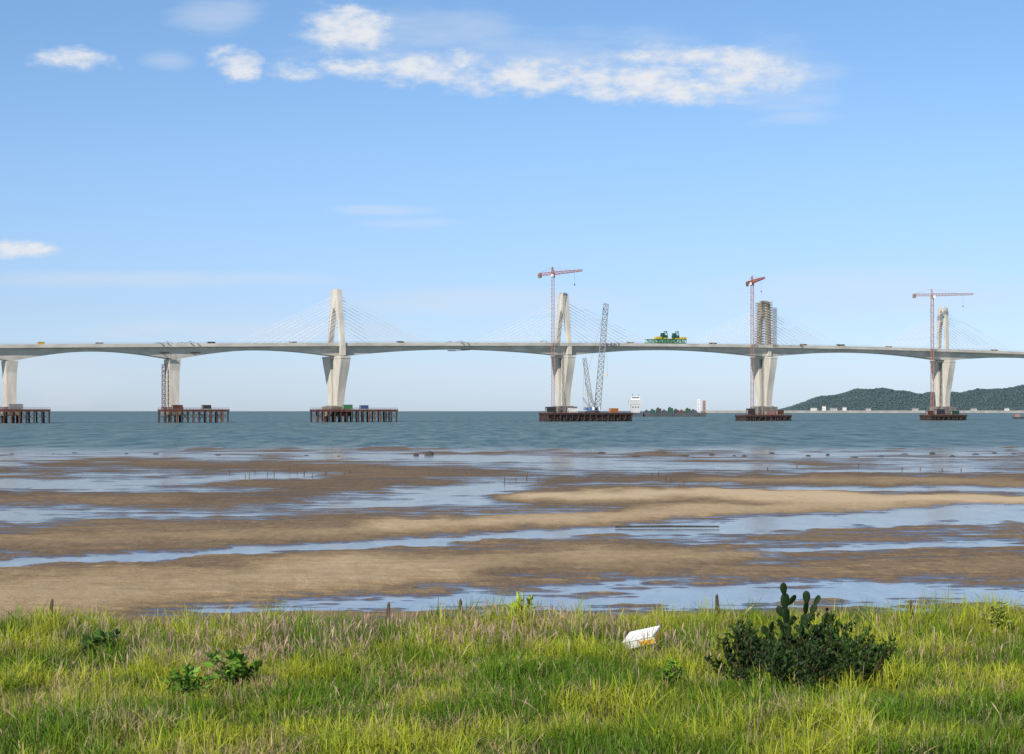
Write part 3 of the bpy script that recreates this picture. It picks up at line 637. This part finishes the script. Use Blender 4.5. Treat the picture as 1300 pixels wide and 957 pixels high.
for px in (846,872,905,931,948,986,1024,1051,1088,1120,1152,1183,1214,1236,1268,1290,760,812):
    rock(px+random.uniform(-6,6), random.uniform(575,580), random.uniform(5,13), random.uniform(1.2,2.6), 'low dark rock among those scattered along the right part of the waterline', 'low rocks along the right waterline')
for px in (20,66,105,150,206,270,330,390,440):
    rock(px+random.uniform(-12,12), random.uniform(574,579), random.uniform(4,9), random.uniform(.8,1.5), 'low dark rock among those scattered along the left part of the waterline', 'low rocks along the left waterline')
# ------------------------------------------------------------------ grassy bank
def edge(x): return 27.4+1.6*(fbm(np.asarray(x)/2.0+50, np.zeros_like(np.asarray(x, float)), 3, 61)-.5)
def bank(x, y):
    x = np.asarray(x, float); y = np.asarray(y, float)
    z = 5.42+.013*np.clip(x, -12, 12)+.28*(fbm(x/1.7+30, y/1.7, 3, 51)-.5)
    t_ = np.clip((y-edge(x))/9.0, 0, 1.2); return z-t_**1.15*6.6
bx_ = np.linspace(-45, 45, 301); by_ = np.concatenate([np.linspace(-12, 15, 20), np.linspace(15.2, 38, 130)])
BX, BY = np.meshgrid(bx_, by_); BZ = bank(BX, BY)
r_, c_ = BX.shape; id_ = np.arange(r_*c_).reshape(r_,c_)
BQ = np.stack([id_[:-1,:-1], id_[:-1,1:], id_[1:,1:], id_[1:,:-1]], -1).reshape(-1,4)
M['soil'] = mat('bank_soil', (.12,.125,.04), .95, .5, 1.2, bump=.5)
tag(mesh_np('grassy_bank', np.stack([BX,BY,BZ],-1).reshape(-1,3), BQ, M['soil'], smooth=True, quads=True), kind='structure')
BOXP = (at(818,24.4), 24.4)
def blades(n, xr, yr, hfun, wid, colf, lean=.35, seed=1, head=False):
    g = np.random.default_rng(seed)
    x = g.uniform(*xr, n); y = g.uniform(*yr, n)
    keep = (y < edge(x)+1.0)
    dbx = np.hypot(x-BOXP[0], y-BOXP[1]); keep &= ~(dbx < .25)
    keep &= ~((np.abs(x-BOXP[0]) < .25) & (y > BOXP[1]-1.1) & (y < BOXP[1]) & (g.random(n) < .7))
    x, y = x[keep], y[keep]; n = len(x)
    h = hfun(x, y, g); w_ = wid*g.uniform(.6, 1.4, n)
    a_ = g.uniform(0, 2*np.pi, n); la = g.uniform(0, 2*np.pi, n); ln = np.abs(g.normal(0, lean, n))
    dx, dy = np.cos(la)*ln, np.sin(la)*ln; sx, sy = np.cos(a_)*w_/2, np.sin(a_)*w_/2
    z = bank(x, y)-.02
    VS = []
    prof = ((0,.5),(.6,.5),(.85,2.6)) if head else ((0,.9),(.4,1.0),(.75,.7))
    for t_, k in prof:
        bxx = x+dx*h*t_**1.8; byy = y+dy*h*t_**1.8; bz = z+h*t_*(1-.3*ln*t_)
        VS.append(np.stack([bxx-sx*k, byy-sy*k, bz], -1)); VS.append(np.stack([bxx+sx*k, byy+sy*k, bz], -1))
    VS.append(np.stack([x+dx*h, y+dy*h, z+h*(1-.3*ln)], -1))
    V = np.stack(VS, 1)
    T = np.array([(0,1,3),(0,3,2),(2,3,5),(2,5,4),(4,5,6)])
    Fc = (T[None]+(np.arange(n)*7)[:,None,None]).reshape(-1,3)
    c = colf(x, y, g, n); cv = np.repeat(c[:,None,:], 7, 1)
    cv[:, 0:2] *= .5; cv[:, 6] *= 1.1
    ca = np.concatenate([cv, np.ones((n,7,1))], -1).reshape(-1,4)
    return V.reshape(-1,3), Fc, ca
def hf(x, y, g):
    c1 = fbm(x/.8, y/.8, 3, 71); c2 = fbm(x/.22, y/.3, 2, 73); ed = np.clip((y-24.5)/2.5, 0, 1)
    return (.06+(.27+.09*ed)*c1**1.3+(.26+.14*ed)*np.clip(c2-.5, 0, 1)*2)*g.uniform(.42, 1.25, len(x))
def colf(x, y, g, n):
    t_ = np.clip((fbm(x/.9, y/.9, 4, 81)-.5)*5.0+.46+g.normal(0,.2,n), 0, 1)[:,None]
    tuft = (.6+.75*fbm(x/.22, y/.3, 2, 73))[:,None]
    gr = np.array([.125,.240,.014])*g.uniform(.6,1.3,(n,1)); yl = np.array([.44,.485,.04])*g.uniform(.7,1.2,(n,1)); st = np.array([.54,.43,.22])*g.uniform(.6,1.2,(n,1))
    c = (gr*(1-t_)+yl*t_)*tuft
    left = np.exp(-((x+2.4)/3.0)**2)
    dry = (g.random(n) < .04+(.30+.42*left)*np.clip((fbm(x/.7+9, y/.5, 3, 91)-.52)*4.8, 0, 1))[:,None]
    return np.where(dry, st, c)
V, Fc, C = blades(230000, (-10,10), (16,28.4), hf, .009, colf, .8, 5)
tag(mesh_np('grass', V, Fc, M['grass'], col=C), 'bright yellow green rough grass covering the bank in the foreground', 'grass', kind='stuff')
def hs(x, y, g): return g.uniform(.20, .42, len(x))*(.75+.5*fbm(x/1.1, y/1.1, 2, 33))
def cs(x, y, g, n): return np.array([.54,.38,.28])*g.uniform(.6,1.25,(n,1))
def seedpatch(seed, n, cx, cy, rx, ry):
    return blades(n, (cx-rx,cx+rx), (cy-ry,cy+ry), hs, .005, cs, .4, seed, head=True)
parts = [seedpatch(9, 500, 0, 22.5, 10, 5.5), seedpatch(10, 700, -3.7, 24.0, .9, 1.6), seedpatch(12, 600, -2.5, 24.6, .8, 1.5), seedpatch(13, 650, -.6, 25.2, 1.0, 1.4), seedpatch(15, 340, .9, 25.6, .6, 1.1), seedpatch(16, 200, -5.2, 25.4, .7, 1.0), seedpatch(14, 140, 5.6, 24, 1, 2), seedpatch(17, 200, 1.8, 23.6, .6, 1.2)]
off = 0; VV = []; FF = []; CC = []
for a_, b_, c_ in parts: VV.append(a_); FF.append(b_+off); CC.append(c_); off += len(a_)
tag(mesh_np('dry_grass_stalks', np.concatenate(VV), np.concatenate(FF), M['grass'], col=np.concatenate(CC)), 'pinkish tan seed heads on dry stalks standing in the green grass', 'dry grass', kind='stuff')
# ------------------------------------------------------------------ plants
def leaves_mesh(name, P, size, cols, g, parent, matn='leaf', asp=.5, up=.4):
    n = len(P); d = g.normal(0,1,(n,3)); d[:,2] = np.abs(d[:,2])*up+up*.5; d /= np.linalg.norm(d,axis=1)[:,None]
    r = np.cross(d, g.normal(0,1,(n,3))); r /= np.linalg.norm(r,axis=1)[:,None]; nn = np.cross(d, r)
    s_ = (size*g.uniform(.6,1.4,n))[:,None]
    V = np.stack([P, P+d*s_*.45+r*s_*asp*.5+nn*s_*.08, P+d*s_-nn*s_*.12, P+d*s_*.45-r*s_*asp*.5+nn*s_*.08], 1)
    T = (np.array([(0,1,2),(0,2,3)])[None]+(np.arange(n)*4)[:,None,None]).reshape(-1,3)
    c = np.concatenate([cols, np.ones((n,1))], 1)
    o = mesh_np(name, V.reshape(-1,3), T, M[matn], col=np.repeat(c,4,0)); o.parent = parent; return o
def shrub(name, px, Y, wd, ht, n, size, col, label, cat='shrub', asp=.5, seed=0, stems=9, up=.4, spread=.045):
    g = np.random.default_rng(seed); x = at(px, Y); t = thing(name, label, cat, (x, Y, float(bank(x, Y))), 0)
    b = MB(); tips = []
    for k in range(stems):
        a_ = g.uniform(0, 6.28); rr = g.uniform(.1, 1)*wd/2; h = ht*g.uniform(.4, 1.0)*(1-.3*(rr/(wd/2))**2)
        p0 = Vector((rr*.3*math.cos(a_), rr*.2*math.sin(a_), -.03)); p1 = Vector((rr*.65*math.cos(a_), rr*.5*math.sin(a_), h*.55)); p2 = Vector((rr*math.cos(a_), rr*.7*math.sin(a_), h))
        b.tube(p0,p1,.008,5,.006); b.tube(p1,p2,.006,5,.002); tips.append((p0,p1,p2))
    b.build('stem', M['wood'], t)
    P = []
    for q in range(n):
        p0,p1,p2 = tips[g.integers(len(tips))]; f = g.uniform(.1,1)**.7
        p = p0.lerp(p1, f*2) if f < .5 else p1.lerp(p2, f*2-1)
        P.append(np.array(p)+g.normal(0, .012+wd*spread, 3)*np.array([1,.8,.7]))
    P = np.array(P); P[:,2] = np.maximum(P[:,2], .01)
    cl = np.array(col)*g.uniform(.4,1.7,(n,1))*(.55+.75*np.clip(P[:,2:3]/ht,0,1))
    leaves_mesh('foliage', P, size, cl, g, t, asp=asp, up=up); return t
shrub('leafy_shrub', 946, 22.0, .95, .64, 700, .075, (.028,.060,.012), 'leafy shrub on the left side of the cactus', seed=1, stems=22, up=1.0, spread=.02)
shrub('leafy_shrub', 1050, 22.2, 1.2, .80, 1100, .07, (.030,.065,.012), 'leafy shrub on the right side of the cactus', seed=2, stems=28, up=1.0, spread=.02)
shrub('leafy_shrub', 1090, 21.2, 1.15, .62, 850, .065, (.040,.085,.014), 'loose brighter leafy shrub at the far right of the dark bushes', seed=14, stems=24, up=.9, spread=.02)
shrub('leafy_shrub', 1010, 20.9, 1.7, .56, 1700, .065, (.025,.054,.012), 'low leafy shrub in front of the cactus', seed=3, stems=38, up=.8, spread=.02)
shrub('broadleaf_weed', 130, 24.6, .5, .40, 130, .11, (.055,.125,.022), 'broad leaved weed in the grass near the left edge', 'weed', .6, 4, 8)
shrub('broadleaf_weed', 300, 21.6, .65, .46, 260, .11, (.13,.26,.028), 'bright green broad leaved weed in the lower left grass', 'weed', .55, 5, 9)
shrub('broadleaf_weed', 235, 21.0, .5, .36, 180, .10, (.11,.23,.025), 'low green weed just left of the bright broad leaved weed', 'weed', .55, 6, 9)
shrub('broadleaf_weed', 664, 26.6, .22, .50, 60, .14, (.30,.40,.05), 'tall pale green weed standing at the middle of the grass edge', 'weed', .4, 7, 6, 1.2)
shrub('broadleaf_weed', 1270, 25.6, .4, .48, 240, .07, (.24,.29,.04), 'yellowish bushy weed at the grass edge near the right side', 'weed', .5, 8, 9)
shrub('broadleaf_weed', 850, 21.0, .5, .30, 150, .08, (.13,.25,.025), 'green weed in the grass below the white box', 'weed', .5, 11, 9)
# cactus
M['cactus'] = mat('cactus_skin', (.014,.031,.008), .6, .45, 22, bump=.25, spec=.15)
def pad_mesh():
    V = []; Fc = []; nu, nv = 14, 8
    for j in range(nv+1):
        la = -math.pi/2+math.pi*j/nv
        for i in range(nu):
            lo = 2*math.pi*i/nu; r = math.cos(la); zz = (math.sin(la)+1)/2
            wv = .5*(.56+.36*zz); V.append((r*math.cos(lo)*wv*.85, r*math.sin(lo)*.085, zz))
    for j in range(nv):
        for i in range(nu): Fc.append((j*nu+i, j*nu+(i+1) % nu, (j+1)*nu+(i+1) % nu, (j+1)*nu+i))
    me = bpy.data.meshes.new('pad'); me.from_pydata(V, [], Fc); me.update(); me.polygons.foreach_set('use_smooth', [True]*len(Fc)); me.materials.append(M['cactus']); return me
PM = pad_mesh(); Yc = 22.3; xc = at(998, Yc)
cact = thing('prickly_pear_cactus', 'tall dark prickly pear cactus rising above the grass at right', 'cactus', (xc, Yc, float(bank(xc,Yc))), 0)
rc = random.Random(12); npad = [0]
def grow(p, tilt, yaw, size, lvl, maxz):
    if npad[0] > 90: return
    o = bpy.data.objects.new('pad', PM); COL.objects.link(o); o.parent = cact; npad[0] += 1
    mtx = Matrix.Rotation(tilt, 4, 'Y') @ Matrix.Rotation(yaw, 4, 'Z')
    o.matrix_local = Matrix.Translation(p) @ mtx @ Matrix.Diagonal((size*.9, size*.95, size, 1))
    d = (Matrix.Rotation(tilt, 3, 'Y') @ Vector((0,0,1)))*size*.93; q = p+d
    if lvl <= 0 or q.z > maxz: return
    for k in range(rc.choice((1,2,2))):
        nt = tilt*.5+rc.uniform(-.5,.5); grow(q+Vector((rc.uniform(-.02,.02), rc.uniform(-.03,.03), -.01)), nt, rc.uniform(-1.0,1.0), size*rc.uniform(.8,1.0), lvl-1, maxz)
for dx, zz, tl, sz in ((.0,-.03,.0,.24),(.0,.19,-.05,.22),(-.01,.39,.05,.21),(.0,.57,-.04,.20),(-.01,.74,.0,.19),(-.02,.90,-.1,.15),(-.02,.66,-.6,.15),(-.01,.52,-.7,.15),(.02,.80,.65,.14),(.02,.56,.6,.14),
      (.12,-.03,.1,.22),(.14,.17,.12,.20),(.17,.36,.1,.18),(.19,.52,.15,.18),(.22,.67,.1,.17),(.23,.81,-.05,.15),(.21,.60,.75,.15),(.28,.68,.4,.14),(.32,.79,.5,.13),(.17,.46,-.5,.13),
      (-.12,-.03,-.1,.20),(-.14,.15,-.12,.18),(-.17,.32,-.1,.17),(-.18,.46,.2,.15),(-.19,.44,-.6,.14),(.30,-.03,.15,.20),(.33,.15,.12,.18),(.36,.32,.15,.17),(.38,.46,.3,.15),(.37,.44,-.4,.14),(.43,.58,.3,.13)):
    grow(Vector((dx,rc.uniform(-.04,.04),zz)), tl, rc.uniform(-.9,.9), sz, 0, 2)
for dx, dy, n_l, sz, mz, tl in ((-.30,.05,3,.15,.42,-.2),(.5,-.02,3,.15,.45,.15),(-.48,-.05,3,.15,.36,-.2),(.64,.0,3,.15,.42,.2),(.2,-.2,2,.15,.32,.1),(-.1,-.22,3,.15,.34,-.1),(.42,-.2,2,.14,.3,.2),(-.62,-.1,2,.14,.3,-.2)):
    grow(Vector((dx,dy,-.03)), tl, rc.uniform(-.5,.5), sz, n_l, mz)
# foam box
t = thing('foam_box', 'white foam box with a yellow orange end lying in the grass', 'box', (BOXP[0], BOXP[1], float(bank(*BOXP))+.10), 0)
t.rotation_euler = (R(20), R(-14), R(-28))
b = MB(); b.box((0,0,.045),(.42,.29,.09)); o = b.build('body', M['foam'], t)
b = MB(); b.box((0,0,.104),(.43,.30,.026)); b.build('lid', M['foam'], t)
b = MB(); b.box((.2125,0,.045),(.004,.26,.07)); b.build('printed_end', M['label'], t)
b = MB(); b.box((.10,-.1475,.045),(.20,.004,.06)); b.build('printed_patch', M['label'], t)
for o in t.children:
    if o.name.split('.')[0] in ('body','lid'):
        md = o.modifiers.new('bevel', 'BEVEL'); md.width = .010; md.segments = 3
for px, ytop, lean, lab in ((62,762,.12,'leaning wooden post at the grass edge near the left side'),(490,766,.1,'short wooden post at the grass edge left of the middle'),
   (585,762,-.02,'upright wooden post at the grass edge just left of the pale green weed'),(910,756,.0,'upright wooden post at the grass edge behind the shrubs'),(1160,763,-.15,'small leaning post at the grass edge right of the cactus')):
    Y = 27.3; x = at(px, Y); z0 = float(bank(x, Y)); h = zat(ytop, Y)-z0
    b = MB(); b.tube((0,0,-.15),(lean*h*.5,0,h*.5),.034,7,.030); b.tube((lean*h*.5,0,h*.5),(lean*h,.0,h),.030,7,.022); b.tube((lean*h,0,h),(lean*h+.006,0,h+.03),.02,7,.006)
    o = b.build('wooden_post', M['wood']); o.location = (x,Y,z0); tag(o, lab, 'post', 'wooden posts along the grass edge')
